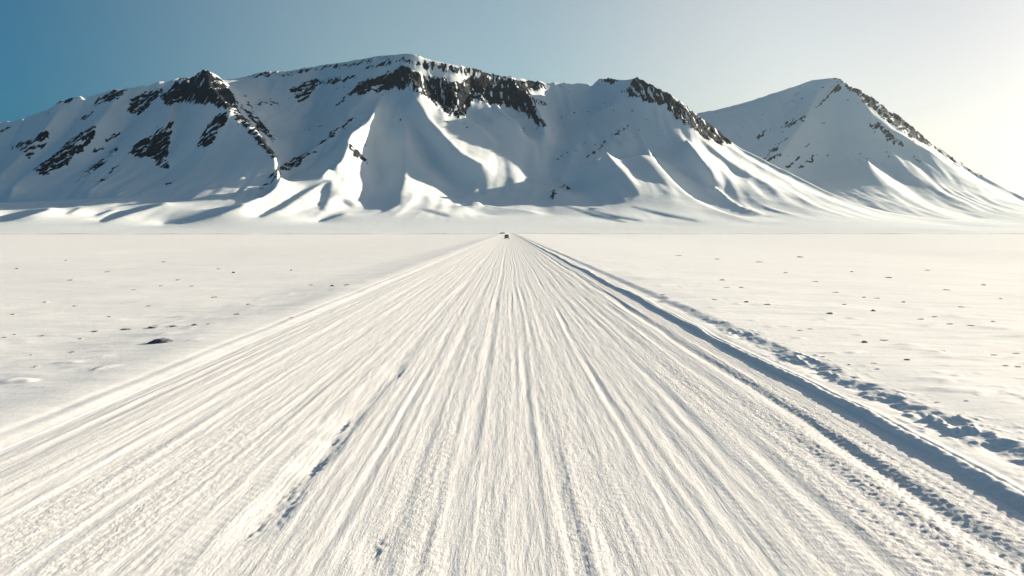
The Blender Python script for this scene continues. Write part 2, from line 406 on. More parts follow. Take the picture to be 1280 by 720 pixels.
MAIN_LINES = [
 # left massif: spurs and gullies falling to the left and front
 [(-100,172,3850),(-130,200,3500),(-170,235,3000),(-200,260,2500)],
 [(0,152,3750),(-30,185,3400),(-70,225,2900),(-110,255,2400)],
 [(35,148,3720),(15,180,3400),(-10,215,3000),(-45,245,2550)],
 [(80,128,3650),(58,160,3300),(30,190,3020),(5,215,2780),(-20,240,2480)],
 [(110,125,3650),(85,165,3350),(45,200,3000),(15,230,2680)],
 [(150,115,3590),(119,156,3180),(80,190,2920),(43,214,2740),(15,236,2500)],
 [(185,112,3600),(160,155,3300),(125,195,3000),(80,228,2680)],
 [(215,101,3470),(228,98,3430),(238,95,3370),(248,90,3300),(256,87,3250),(265,91,3260),(274,96,3280)],
 [(225,100,3440),(210,150,3120),(190,185,2930),(150,215,2720),(110,240,2450)],
 [(238,110,3420),(226,150,3180),(212,190,2930),(180,225,2650),(145,247,2400)],
 [(256,87,3250),(262,108,3150),(283,134,3040),(268,152,3010),(250,182,2900),(215,215,2740),(175,240,2520),(140,256,2330)],
 [(283,134,3040),(310,157,2950),(330,180,2820),(345,200,2680),(347,222,2500),(330,243,2330),(303,253,2200),(262,266,2060)],
 [(256,87,3250),(275,105,3200),(292,125,3170),(318,150,3170),(342,178,3110)],
 [(286,150,3020),(285,185,2850),(275,215,2680),(255,238,2480),(225,257,2290)],
 # bowl right of the peak
 [(330,105,3680),(350,150,3300),(366,195,3000),(362,225,2780),(335,252,2460),(295,269,2220)],
 [(400,95,3720),(385,140,3450),(375,175,3250)],
 # centre left spur
 [(470,95,3420),(445,135,3180),(425,162,3060),(390,190,2900),(350,222,2680),(318,243,2460),(290,256,2280),(255,268,2080)],
 [(480,110,3380),(463,157,2990),(440,172,2850),(430,195,2730),(405,220,2590),(375,240,2430),(335,262,2220)],
 [(455,160,3060),(428,182,2950),(395,206,2810),(350,235,2560),(310,258,2280)],
 [(444,195,2790),(437,212,2720),(428,235,2560),(412,256,2340),(395,273,2130)],
 [(422,215,2730),(410,238,2550),(390,260,2310),(360,275,2120)],
 [(476,166,3080),(467,190,2990),(464,215,2880),(477,238,2760),(461,254,2520),(425,271,2230),(400,281,2040)],
 # central spurs
 [(512,95,3330),(503,140,3190),(507,182,2950),(508,215,2760),(503,240,2520),(498,257,2340),(488,275,2110)],
 [(512,150,3130),(530,200,2960),(560,234,2780),(590,258,2570),(612,275,2290)],
 [(515,100,3290),(535,140,3070),(560,171,2930),(585,194,2820),(603,205,2770)],
 [(538,116,3350),(556,142,3280),(580,168,3180),(602,187,3090),(622,202,3010)],
 [(588,254,2380),(612,255,2390),(640,258,2370),(660,263,2330),(680,270,2260)],
 [(560,112,3300),(572,135,3210),(588,163,3110),(606,182,3030),(618,190,2980)],
 [(590,122,3430),(606,150,3360),(640,178,3240),(664,192,3140)],
 [(598,118,3350),(612,138,3280),(632,156,3200),(650,168,3130)],
 [(622,118,3470),(645,142,3400),(665,165,3270)],
 [(640,105,3480),(658,122,3400),(675,150,3270),(683,175,3150)],
 # big bowl
 [(700,104,3590),(700,140,3480),(696,180,3260),(688,220,2900),(682,250,2580),(690,272,2300)],
 [(740,106,3640),(735,150,3400),(720,190,3080),(700,228,2780)],
 [(757,188,2810),(778,212,2680),(805,236,2530),(850,256,2350),(900,272,2180),(950,282,2000)],
 [(778,182,3060),(800,210,2960),(835,237,2790),(873,257,2560),(922,274,2260)],
 [(811,192,2890),(817,204,2810),(828,218,2700),(852,240,2540),(890,260,2320),(940,277,2060)],
 [(832,190,3010),(848,210,2920),(876,233,2760),(913,254,2520),(965,275,2200)],
 [(858,178,2980),(870,197,2870),(885,219,2740),(897,236,2620),(930,257,2400),(980,276,2130)],
 [(872,172,3080),(900,205,2930),(935,229,2740),(985,254,2480),(1040,274,2200)],
 [(855,150,3180),(882,180,3040),(922,210,2860),(982,241,2620),(1035,263,2380),(1075,275,2210)],
 [(888,172,3150),(932,205,2970),(988,236,2740),(1048,262,2490),(1100,275,2290)],
 [(895,172,3160),(940,202,2990),(1000,234,2780),(1060,260,2530),(1110,274,2320)],
 [(905,176,3170),(950,204,3050),(1010,235,2870),(1070,260,2630),(1120,273,2440)],
 [(700,238,2780),(704,252,2540),(735,268,2240),(785,280,2020)],
 [(720,240,2780),(745,262,2400),(800,276,2120),(850,283,1990)],
 # aprons at the foot
 [(-260,270,2650),(-100,266,2550),(0,262,2480),(60,259,2420),(130,257,2380),(225,256,2340)],
 [(20,263,2180),(0,270,2080),(-30,277,1980)],[(50,262,2190),(45,268,2120),(20,275,2020)],
 [(75,262,2150),(62,270,2060),(40,277,1960)],[(98,261,2180),(92,268,2100),(70,276,2000)],
 [(185,260,2170),(165,268,2060),(130,277,1950)],[(215,260,2210),(200,268,2120),(175,276,2010)],
 [(300,253,2240),(250,268,2060),(200,278,1940)],
 [(-260,285,1930),(0,284,1910),(200,284,1900),(400,285,1900),(640,285,1900),(900,285.5,1900),(1100,285.5,1880),(1190,286,1860)],
]
RIGHT_RIM = [(760,175,5200),(820,158,5050),(870,142,4900),(900,136,4850),(940,125,4800),(980,112,4700),(1010,101,4620),(1030,98,4560),(1045,97,4500),(1052,100,4480),(1060,106,4450),
    (1075,113,4400),(1100,128,4340),(1120,140,4300),(1140,158,4260),(1160,175,4210),(1180,188,4160),(1210,210,4060),(1240,226,3950),(1280,247,3780),(1330,267,3560),(1400,282,3200)]
RIGHT_LINES = [
 [(1084,200,3860),(1104,224,3560),(1140,250,3270),(1185,271,2900),(1210,280,2650)],
 [(1092,200,3990),(1118,225,3760),(1160,252,3400),(1220,275,3000)],
 [(1050,100,4475),(1075,122,4340),(1100,145,4220),(1130,168,4110),(1165,191,4000),(1210,223,3840),(1270,255,3580)],
 [(1080,122,4440),(1105,142,4340),(1135,163,4250),(1170,188,4150),(1215,219,4010),(1275,252,3740)],
 [(1108,172,4160),(1135,200,3960),(1175,228,3730),(1235,258,3400)],
 [(1105,180,4060),(1128,205,3880),(1165,234,3600),(1225,263,3220)],
 [(1085,200,3880),(1075,225,3620),(1060,250,3300),(1050,272,2900)],
 [(1030,98,4560),(1010,140,4300),(985,180,4030),(955,215,3760),(920,245,3450)],
 [(1000,115,4640),(970,160,4400),(940,195,4150),(900,230,3850)],
 [(960,120,4740),(930,165,4480),(900,200,4250)],
 [(1045,125,4400),(1040,180,4130),(1020,220,3860),(1000,250,3500)],
 [(900,283,2700),(1050,284,2650),(1200,284,2700),(1400,287,2800),(1500,287.5,2800)],
]
MAIN_ROCKS = [
 (.85,[(256,86),(240,93),(215,107),(200,122),(208,131),(235,128),(262,130),(280,136),(302,142),(292,120),(272,96)]),
 (.7,[(284,138),(270,145),(250,172),(246,186),(262,180),(287,152)]),
 (.75,band([(288,138),(305,152),(325,175),(345,199)],5)),(.7,band([(300,132),(320,150),(343,178)],4)),
 (.75,[(215,152),(205,158),(165,184),(160,193),(180,196),(195,200),(195,209),(211,210),(213,180)]),
 (.68,[(120,156),(100,166),(80,182),(45,210),(42,216),(60,219),(82,208),(92,195),(105,188),(119,168)]),
 (.6,[(60,160),(45,172),(12,184),(28,190),(35,198),(54,186),(62,172)]),
 (.7,[(203,110),(180,116),(163,125),(158,140),(172,144),(192,129),(207,120)]),
 (.65,band([(50,138),(72,127),(90,122),(112,120)],3)),(.62,[(155,110),(140,114),(118,126),(118,133),(148,124),(160,114)]),
 (.6,band([(102,150),(118,140)],4)),(.5,band([(150,165),(130,182),(112,194)],4)),(.5,band([(148,185),(120,208),(92,228)],3)),(.5,band([(150,205),(120,232)],3)),
 (.5,band([(0,165),(15,158)],5)),(.45,band([(215,150),(180,178)],3)),(.5,band([(240,215),(205,232)],2.5)),(.45,band([(318,140),(305,120)],3)),
 (.55,band([(318,130),(335,126),(350,131)],3)),(.5,band([(310,97),(330,92),(352,90)],2)),
 # central cliffs
 (.78,[(434,119),(452,102),(480,92),(510,83),(520,92),(545,98),(570,104),(585,98),(605,96),(640,101),(678,103),(682,110),(664,114),(668,130),(674,152),(655,142),(640,136),(612,129),(592,123),(580,148),(560,143),(535,122),(515,112),(490,110),(460,117)]),
 (.6,band([(515,78),(545,84),(575,88),(600,92),(640,97)],5)),
 (.6,[(362,110),(395,97),(405,102),(388,116),(376,131),(370,122)]),(.55,band([(420,131),(432,122)],4)),(.45,band([(405,104),(425,100),(445,96)],4)),
 (.5,band([(350,95),(380,88),(440,80),(490,72)],2)),(.5,band([(455,85),(490,78),(515,76)],3)),
 (.55,band([(655,130),(668,145),(680,162)],7)),(.5,band([(645,118),(662,124),(684,132)],4)),
 (.58,band([(442,148),(415,168),(388,192),(360,206),(335,222)],2.8)),(.5,band([(395,190),(368,205),(325,235)],3)),  # thin rock, with shading of the crest put into the rock mask
 (.62,band([(436,180),(446,192),(460,203)],4)),(.6,band([(452,180),(460,184)],3)),
 (.5,band([(530,92),(560,100)],6)),
 (.6,band([(688,248),(694,238)],4)),(.6,band([(700,233),(714,237)],4)),
 (.45,band([(785,157),(755,180),(732,198)],2.2)),(.38,band([(735,178),(695,200)],2.0)),
 # right rim
 (.62,[(746,99),(758,96),(772,100),(776,104),(764,104)]),
 (.74,[(776,116),(790,108),(788,101),(798,97),(815,104),(835,117),(865,138),(895,161),(918,180),(900,180),(880,172),(862,160),(845,146),(830,132),(805,126),(790,122)]),
]
RIGHT_ROCKS = [
 (.75,[(1040,96),(1050,98),(1075,112),(1100,127),(1142,157),(1168,182),(1150,178),(1120,160),(1098,143),(1080,127),(1062,112),(1050,104)]),
 (.7,band([(1160,180),(1190,200),(1228,221)],2)),(.65,band([(1085,156),(1100,158),(1112,172),(1128,184)],5)),(.6,band([(1108,190),(1112,200)],3)),
 (.6,band([(1142,194),(1151,206)],4)),(.62,band([(946,172),(968,157)],4)),(.6,band([(976,162),(992,152),(1010,144)],4)),(.5,band([(985,172),(965,188),(950,205)],3)),
 (.55,band([(982,210),(1000,195)],4)),(.55,band([(998,212),(1024,192)],4)),(.65,band([(950,206),(975,193)],4)),(.5,band([(1020,135),(1045,112),(1055,105)],3)),(.5,band([(1072,192),(1085,200)],2)),
 (.5,band([(1012,180),(1006,185)],3)),(.5,band([(1032,192),(1038,194)],3)),
]

MAIN_SUNNY = [
 [(514,113),(521,118),(535,133),(548,150),(560,158),(577,172),(592,185),(614,202),(610,204),(596,202),(575,191),(560,176),(545,161),(531,147),(528,138),(520,126)],
 [(556,112),(562,118),(575,127),(588,137),(592,150),(602,162),(616,174),(632,182),(648,188),(620,188),(603,188),(594,173),(582,158),(577,148),(574,140),(562,128)],
 [(599,122),(608,130),(618,141),(628,148),(637,155),(627,157),(617,151),(610,143),(602,133)],
 [(634,110),(645,114),(652,127),(642,123)], [(652,107),(661,112),(674,126),(667,125),(655,116)],
 [(457,152),(468,155),(475,166),(468,170),(463,180),(462,205),(466,222),(477,240),(462,250),(440,262),(425,274),(300,275),(315,262),(335,252),(360,236),(385,226),(412,219),(427,205),(435,190),(437,170),(448,163)],
 [(504,173),(512,188),(520,200),(524,214),(545,232),(565,245),(582,254),(598,272),(480,276),(500,262),(508,245),(507,225),(510,215),(506,200)],
 [(588,253),(612,253),(640,257),(660,267),(665,278),(598,276)],
 [(756,188),(765,190),(778,202),(790,213),(800,224),(820,237),(850,252),(900,272),(960,284),(700,282),(720,271),(735,263),(760,259),(790,250),(800,242),(790,228),(775,211)],
 [(809,191),(820,196),(835,208),(850,221),(862,230),(880,240),(905,258),(950,278),(900,272),(860,250),(835,230),(822,215),(815,203)],
 [(695,243),(702,247),(730,260),(780,276),(780,284),(690,280)],
 [(285,131),(292,139),(313,150),(302,153),(287,149),(284,138)],
 [(512,66),(530,70),(560,79),(602,92),(590,100),(560,96),(540,93),(517,88)],
 [(757,99),(768,101),(783,114),(771,113),(760,106)],
 [(-500,264),(0,262),(60,259),(130,257),(200,253),(300,250),(303,255),(285,264),(240,273),(200,290),(-500,290)],
]
MAIN_OPEN = [   # left to the shape of the ridges
 [(838,150),(866,158),(900,172),(925,178),(1300,290),(950,290),(905,256),(897,246),(885,222),(870,200),(858,185)],
 [(-900,272),(1500,272),(1500,330),(-900,330)],
 [(300,262),(480,258),(480,300),(300,300)], [(690,255),(720,268),(800,250),(800,300),(690,300)],
]
RIGHT_SUNNY = [
 [(1050,99),(1062,106),(1085,121),(1110,139),(1140,161),(1160,176),(1172,192),(1150,180),(1110,160),(1090,143),(1070,120)],
 [(1083,202),(1092,208),(1115,229),(1150,251),(1190,273),(1160,271),(1120,245),(1095,222)],
]
RIGHT_OPEN = [[(1050,97),(1180,150),(1600,250),(1600,330),(700,330),(700,276),(1100,276),(1170,272),(1095,215),(1120,190),(1085,150)]]

MAIN_HOLLOWS = [
 [(450,118),(486,118),(484,152),(470,153),(456,148)],
 band([(413,226),(408,240),(402,264)], 5.5), band([(428,251),(440,257)], 4), band([(408,224),(385,236),(352,260),(325,271)], 3),
 band([(206,256),(166,263),(128,277)], 4), band([(305,257),(270,265),(205,278)], 4.5), band([(98,259),(84,269)], 3.5), band([(62,262),(30,268),(-10,278)], 4),
 band([(140,262),(120,270)], 3), band([(-40,262),(-110,278)], 5), band([(700,255),(740,268),(780,277)], 1.6), band([(735,262),(770,271),(800,276)], 1.6),
 band([(790,258),(830,268),(870,276)], 1.6), band([(530,262),(560,270)], 2.5), band([(430,268),(400,276)], 3),
]

MAIN_SHADE = [[(490,165),(505,160),(540,165),(600,205),(590,260),(560,240),(515,205),(507,190),(500,255),(470,270),(478,238),(466,215)],
 [(765,195),(800,170),(850,170),(900,246),(860,240),(810,190),(800,190),(835,230),(800,222)]]

def relax(c0, rhs, pull, w, dx, levels):
    """solve lap(c) - w c = rhs - w*pull coarse to fine"""
    pyr = [(rhs, pull, w, dx)]
    for _ in range(levels):
        r, p_, w_, d = pyr[-1]
        a, b = (r.shape[0] // 2) * 2, (r.shape[1] // 2) * 2
        f = lambda q: q[:a, :b].reshape(a // 2, 2, b // 2, 2).mean((1, 3))
        ww = f(w_)
        pyr.append((f(r), f(p_ * w_) / np.maximum(ww, 1e-12), ww, d * 2))
    c = np.zeros_like(pyr[-1][0])
    for r, p_, w_, d in pyr[::-1]:
        if c.shape != r.shape:
            a, b = r.shape
            yy = np.clip((np.arange(a) - 0.5) / 2, 0, c.shape[0] - 1.001); xx = np.clip((np.arange(b) - 0.5) / 2, 0, c.shape[1] - 1.001)
            yi = yy.astype(int); xi = xx.astype(int); fy = (yy - yi)[:, None]; fx = (xx - xi)[None, :]
            c = (c[yi][:, xi] * (1 - fx) + c[yi][:, xi + 1] * fx) * (1 - fy) + (c[yi + 1][:, xi] * (1 - fx) + c[yi + 1][:, xi + 1] * fx) * fy
        for _ in range(30 if r.size > 150000 else 150):
            q = np.pad(c, 1, mode='edge')
            c = (q[:-2, 1:-1] + q[2:, 1:-1] + q[1:-1, :-2] + q[1:-1, 2:] - d * d * r + d * d * w_ * p_) / (4 + d * d * w_)
    return c

def sun_ceiling(Z, dx, az, el):
    ny, nx = Z.shape; S = Z.copy()
    sh = math.tan(az); drop = dx / math.cos(az) * math.tan(el)
    i = np.arange(nx)
    for j in range(ny - 2, -1, -1):
        S[j] = np.maximum(Z[j], np.interp(i + sh, i, S[j + 1], right=-99) - drop)
    return S

def carve(h, X, Y, dx, sunny, open_, rim_lines, passes=5):
    """turn slopes towards or away from the light so that the relief carries the ridges and hollows seen in the photograph"""
    sx, sy = math.sin(SUN_AZ), math.cos(SUN_AZ); ta = math.tan(SUN_EL)
    base = h.copy()
    Wt = np.full(h.shape, 1 / 350.0 ** 2)
    for pts in rim_lines:
        P = np.array(pts)
        ix = np.round((P[:, 0] - X[0, 0]) / dx).astype(int); iy = np.round((P[:, 1] - Y[0, 0]) / dx).astype(int)
        for k in range(len(P) - 1):
            n = max(abs(ix[k + 1] - ix[k]), abs(iy[k + 1] - iy[k]), 1) * 2
            t = np.linspace(0, 1, n)
            a = np.round(ix[k] + t * (ix[k + 1] - ix[k])).astype(int); b = np.round(iy[k] + t * (iy[k + 1] - iy[k])).astype(int)
            ok = (a > 1) & (a < h.shape[1] - 2) & (b > 1) & (b < h.shape[0] - 2)
            for da in (-1, 0, 1):
                for db in (-1, 0, 1): Wt[b[ok] + db, a[ok] + da] = 0.03
    rimy = np.interp(X[0], [p[0] for p in rim_lines[0]], [p[1] for p in rim_lines[0]])[None, :]
    Wt = np.maximum(Wt, np.where(Y > rimy, 1 / 40.0 ** 2, 0))
    for it in range(passes):
        U, V = project(X, Y, h)
        lit = np.zeros(h.shape, bool); op = np.zeros(h.shape, bool)
        for poly in sunny: lit |= in_poly(U, V, poly)
        for poly in open_: op |= in_poly(U, V, poly)
        hol = np.zeros(h.shape, bool)
        for poly in (MAIN_HOLLOWS if sunny is MAIN_SUNNY else []): hol |= in_poly(U, V, poly)
        lit &= ~hol
        zone = np.zeros(h.shape, bool)
        for poly in (MAIN_SHADE if sunny is MAIN_SUNNY else []): zone |= in_poly(U, V, poly)
        front = (Y < rimy + 30) & (h > 12)
        lit &= front
        dark = front & ~lit & (hol | (zone & ~op))
        gy, gx = np.gradient(h, dx)
        gs = gx * sx + gy * sy
        ceil = sun_ceiling(h, dx, SUN_AZ, SUN_EL)
        cast = ceil - h > 1.0
        want = gs.copy()
        want = np.where(lit, np.minimum(gs, 0.5 * ta), want)
        want = np.where(dark & ~(ceil - h > 10.0), np.maximum(gs, 1.2 * ta), want)
        d = blur(np.clip(want - gs, -0.6, 0.6) * 1.5, 1)
        rhs = np.gradient(d * sy, dx, axis=0) + np.gradient(d * sx, dx, axis=1)
        need = np.where(lit & cast, np.minimum(ceil - h, 40.0), 0)
        pull = (base - h) * 0.6 + need
        Wi = np.where(need > 0, 1 / 25.0 ** 2, Wt)
        pull = np.where(Wt > 1e-4, base - h, pull); Wi = np.where(Wt > 1e-4, Wt, Wi)
        h = h + relax(None, rhs, pull, Wi, dx, 5)
        cap = np.maximum(rimy - Y, 0)
        h = np.where(cap < 250, np.minimum(h, base + 0.10 * cap), h)
    return h

def build_mountains():
    def L(line, d0=3000, k=0.85): return [at(u, v, d0 + (D - d0) * k if D > d0 else D) for u, v, D in line]
    def S(a, b, t):
        t = min(max((t - a) / (b - a), 0), 1); return t * t * (3 - 2 * t)
    def M(line):
        out = []
        for u, v, D in line:
            D += 1.4 * min(max(300 - u, 0), 480) * S(120, 200, v) * (1 - S(260, 284, v))      # the left face swings back to the left
            D -= 50 * math.exp(-((u - 815) / 80) ** 2) * (1 - 0.7 * S(225, 270, v))             # the right shoulder stands forward
            out.append(at(u, v, D))
        return out
    rim = M(MAIN_RIM)
    lines = [rim] + [M(l) for l in MAIN_LINES]
    lines.append([(x * 1.05, y + (600 if x < 1000 else 420), z * (0.66 if x < 500 else 0.58)) for x, y, z in rim[::3]])
    lines.append([(x * 1.1, y + (1250 if x < 1000 else 800), z * 0.30) for x, y, z in rim[::3]])
    lines.append([(x, 1760, -1.0) for x in range(-3300, 2600, 100)])
    build_mountain('mountain', -3300, 2500, 1680, 5600, 5.0, lines, MAIN_ROCKS, 2,
                   'broad snowy mountain massif with dark cliff bands filling the left and centre', 100, MAIN_SUNNY, MAIN_OPEN)
    rim = L(RIGHT_RIM, 3000, 0.85)
    lines = [rim] + [L(l, 3000, 0.85) for l in RIGHT_LINES]
    lines.append([(x * 1.06 + 150, y + 600, z * 0.72) for x, y, z in rim[::3]])
    lines.append([(x * 1.1 + 300, y + 1300, z * 0.25) for x, y, z in rim[::3]])
    lines.append([(x, 2500, -1.0) for x in range(300, 4600, 100)])
    build_mountain('mountain', 300, 4600, 2420, 7200, 6.0, lines, RIGHT_ROCKS, 2,
                   'separate pyramid shaped snowy mountain behind on the right', 300, RIGHT_SUNNY, RIGHT_OPEN)


def build_mountain(name, x0, x1, y0, y1, dx, lines3, rocks, blur_n, label, seed, sunny, open_):
    nx = int((x1 - x0) / dx) + 1; ny = int((y1 - y0) / dx) + 1
    h = solve_membrane(x0, y0, nx, ny, dx, lines3, -6.0)
    xs = x0 + np.arange(nx) * dx; ys = y0 + np.arange(ny) * dx
    X, Y = np.meshgrid(xs, ys)
    up = sstep(15, 120, h)
    fill = np.clip(blur(h, 40) - h, 0, 30)                 # drifted snow rounds the floors of the gullies
    h = h + fill * 0.85
    warp = 25 * perlin(X / 220, Y / 260, seed + 50)
    ribs_ = fbm((X + warp) / 34, Y / 330, seed + 51, 3, 0.6)
    amt = sstep(-0.2, 0.35, fbm(X / 260, Y / 420, seed + 52, 2))
    sharp = (0.32 - np.abs(perlin((X + warp) / 62 + 0.2 * perlin(X / 30, Y / 200, seed + 54), Y / 520, seed + 53))) * (1 - np.exp(-((h - 30) / 60) ** 2) * 0.3)
    h = h + up * (fbm(X / 190, Y / 190, seed + 40, 4) * 5 + fbm(X / 55, Y / 55, seed + 44, 3) * 1.3) + (0.35 + amt) * (sstep(22, 150, h) * 2.8 * ribs_ + sstep(14, 75, h) * 8.5 * sharp)
    pins = [l for l in lines3[1:] if seed == 100 and len(l) == 7 and abs(project(*l[-1])[0] - 274) < 1]
    h = blur(carve(h, X, Y, dx, sunny, open_, lines3[:1] + pins), blur_n)
    hs = h
    U, V = project(X, Y, h)
    ju = 5 * fbm(X / 60, Y / 60, seed + 1, 4, 0.65); jv = 5 * fbm(X / 60, Y / 60, seed + 7, 4, 0.65) + 3.5 * fbm(X / 16, h / 30, seed + 9, 2)
    rock = np.zeros_like(h)
    for dens, poly in rocks:
        m = in_poly(U + ju * 1.2, V + jv, poly)
        rock = np.maximum(rock, m * dens)
    # snow lies in patches and ledges between the crags: streaks down the slope and along the strata
    gy, gx = np.gradient(blur(h, 6), dx)
    a_, b_ = (X * 0.77 + h * 0.64), (h * 0.77 - X * 0.64)      # strata dip to the left
    strata = fbm(a_ / 75, b_ / 15 + Y / 90, seed + 20, 4, 0.65)
    ribs = fbm(X / 13 + Y / 60, h / 75, seed + 60, 4, 0.65)
    side = sstep(-560, -420, X) if seed == 100 else sstep(1900, 2100, X)
    fine = strata * (1 - side) + ribs * side
    specks = sstep(0.30, 0.42, fbm(X / 24, h / 13 + Y / 70, seed + 70, 3, 0.6)) * sstep(-0.05, 0.25, fbm(X / 150, h / 90, seed + 75, 2)) * sstep(230, 420, h)
    rock = np.maximum(rock, 0.55 * specks)
    rock_core = rock
    rock = np.clip(rock + 1.45 * fine * (rock > 0.01), 0, 1)
    mask = blur((rock_core > 0.3).astype(float), 2)
    crag = (fbm(X / 36, Y / 60, seed + 30, 5, 0.65) * 16 + np.abs(fbm(X / 18, Y / 26, seed + 36, 3)) * 11) * mask
    z = hs + crag
    edge = np.minimum(np.minimum(X - x0, x1 - X), np.minimum(Y - y0, y1 - Y))
    z = z * 1.0
    o = grid_mesh(name, X, Y, z, MAT_MTN, {'rock': rock})
    tag(o, label, 'mountain', kind='structure')
    return o

GROUND = build_ground()
build_mountains()

GX, GY, GZ = GROUND

def ground_z(x, y):
    i = int(np.clip(np.searchsorted(GX, x) - 1, 0, len(GX) - 2)); j = int(np.clip(np.searchsorted(GY, y) - 1, 0, len(GY) - 2))
    fx = (x - GX[i]) / (GX[i + 1] - GX[i]); fy = (y - GY[j]) / (GY[j + 1] - GY[j])
    return float((GZ[j, i] * (1 - fx) + GZ[j, i + 1] * fx) * (1 - fy) + (GZ[j + 1, i] * (1 - fx) + GZ[j + 1, i + 1] * fx) * fy)

def ground_point(u, v):
    """where the sight line through photo pixel (u, v) meets the ground"""
    D = 3.0 * F / max(v - 289, 1.5); z = 0
    for _ in range(6):
        x, y, zz = at(u, v, D)
        z = ground_z(x, y)
        D *= (CAM_H - z) / max(CAM_H - zz, 0.01)
    return x, y, z

def simple_mat(name, col, rough=0.5, metal=0.0, ns=0.0, nscale=8.0):
    m, nt, b = new_mat(name)
    v = N(nt, 'ShaderNodeNewGeometry').outputs['Position']
    if ns > 0:
        c = mixc(nt, ramp(nt, noise(nt, v, nscale, 5, 0.65), 0.3, 0.7), col, tuple(k * (1 - ns) for k in col))
        nt.links.new(c, b.inputs['Base Color'])
    else:
        b.inputs['Base Color'].default_value = (*col, 1)
    b.inputs['Roughness'].default_value = rough; b.inputs['Metallic'].default_value = metal
    return m

def stone_mat(a=(0.06, 0.052, 0.046), c=(0.20, 0.18, 0.155), name='snow_dusted_stone'):
    m, nt, b = new_mat(name)
    g = N(nt, 'ShaderNodeNewGeometry'); v = g.outputs['Position']
    sep = N(nt, 'ShaderNodeSeparateXYZ'); nt.links.new(g.outputs['Normal'], sep.inputs[0])
    k = math_n(nt, 'ADD', sep.outputs['Z'], math_n(nt, 'MULTIPLY', noise(nt, v, 14, 4, 0.7), 0.5))
    st = mixc(nt, noise(nt, v, 22, 5, 0.7), a, c)
    nt.links.new(mixc(nt, ramp(nt, k, 1.22, 1.32), st, SNOW), b.inputs['Base Color'])
    b.inputs['Roughness'].default_value = 0.85
    bp = N(nt, 'ShaderNodeBump'); bp.inputs['Strength'].default_value = 0.5; bp.inputs['Distance'].default_value = 0.02
    nt.links.new(noise(nt, v, 40, 4, 0.7), bp.inputs['Height']); nt.links.new(bp.outputs[0], b.inputs['Normal'])
    return m
MAT_STONE = stone_mat()

def stone_mesh(k, sub=3):
    bm = bmesh.new(); bmesh.ops.create_icosphere(bm, subdivisions=sub, radius=1.0)
    rnd = random.Random(k)
    planes = [(Vector((rnd.uniform(-1, 1), rnd.uniform(-1, 1), rnd.uniform(-0.2, 1))).normalized(), rnd.uniform(0.55, 0.85)) for _ in range(9)]
    co = np.array([v.co[:] for v in bm.verts])
    n = fbm(co[:, 0] * 1.6 + k * 9 + co[:, 2], co[:, 1] * 1.6 + co[:, 2] * 1.3, 900 + k, 3)
    for v, d in zip(bm.verts, n):
        for pn, pd in planes:
            q = v.co.dot(pn)
            if q > pd: v.co -= pn * (q - pd) * 0.85
        v.co *= 1 + 0.28 * float(d)
        v.co.z *= 0.75
    me = bpy.data.meshes.new('stone'); bm.to_mesh(me); bm.free()
    for p in me.polygons: p.use_smooth = False
    me.materials.append(MAT_STONE)
    return me
STONES = [stone_mesh(k) for k in range(6)]
MAT_PALE = stone_mat((0.28, 0.25, 0.22), (0.55, 0.51, 0.47), 'frosted_stone')
PALE = []
for k in range(5):
    me = stone_mesh(k + 20); me.materials.clear(); me.materials.append(MAT_PALE); PALE.append(me)

def px6(x, y): return (x / 1.636, 280 + y / 1.636)
def px7(x, y): return (640 + x / 1.636, 280 + y / 1.636)
# (photo position, width in photo px, height in photo px, label, group)
row = [(195, 220, 9, 'leftmost'), (255, 216, 17, 'second from the left'), (313, 212, 15, 'middle'), (355, 210, 11, 'fourth from the left'), (398, 207, 9, 'rightmost')]
spots = []
for x, y, w_, nm in row:
    spots.append((px6(x, y), w_, 2.6, nm + ' stone in the row of five poking through the left snow field', 'stones in a row on the left field'))
LEFT = [(135, 75), (35, 92), (448, 92), (597, 95), (335, 78), (220, 98), (145, 115), (275, 135), (330, 127), (365, 115), (392, 127), (710, 125), (638, 125),
        (155, 168), (95, 160), (28, 185), (305, 168), (225, 190), (90, 228), (30, 226), (10, 232), (165, 235), (428, 205), (65, 268), (75, 292), (148, 262),
        (485, 185), (598, 192), (510, 165), (440, 150)]
RIGHT = [(340, 65), (505, 78), (420, 72), (590, 68), (695, 98), (620, 118), (430, 115), (440, 130), (415, 155), (310, 145), (520, 165), (650, 183), (610, 215), (590, 218),
         (720, 150), (745, 152), (800, 160), (965, 125), (890, 135), (865, 190), (835, 195), (895, 205), (940, 208), (985, 200), (720, 240), (760, 238), (740, 285), (748, 297),
         (690, 288), (880, 260), (985, 268), (1030, 265), (1010, 290), (1000, 153), (1035, 292), (635, 272), (870, 365), (930, 362), (470, 130), (560, 100), (660, 140), (770, 110), (850, 95), (920, 170), (680, 165)]
def zone(y, side):
    if y < 110: return ('tiny far stone speck near the foot of the mountains %s the road' % side, 'far stones %s the road' % side)
    if y < 200: return ('small stone poking through the snow in the middle distance %s the road' % side, 'middle distance stones %s the road' % side)
    return ('small half buried stone in the nearer snow field %s the road' % side, 'nearer stones %s the road' % side)
rnd = random.Random(3)
for x, y in LEFT:
    lb, gp = zone(y, 'left of'); spots.append((px6(x, y), rnd.uniform(5, 10), rnd.uniform(1.2, 2.0), lb, gp))
for x, y in RIGHT:
    lb, gp = zone(y, 'right of'); spots.append((px7(x, y), rnd.uniform(5, 12), rnd.uniform(1.2, 2.1), lb, gp))
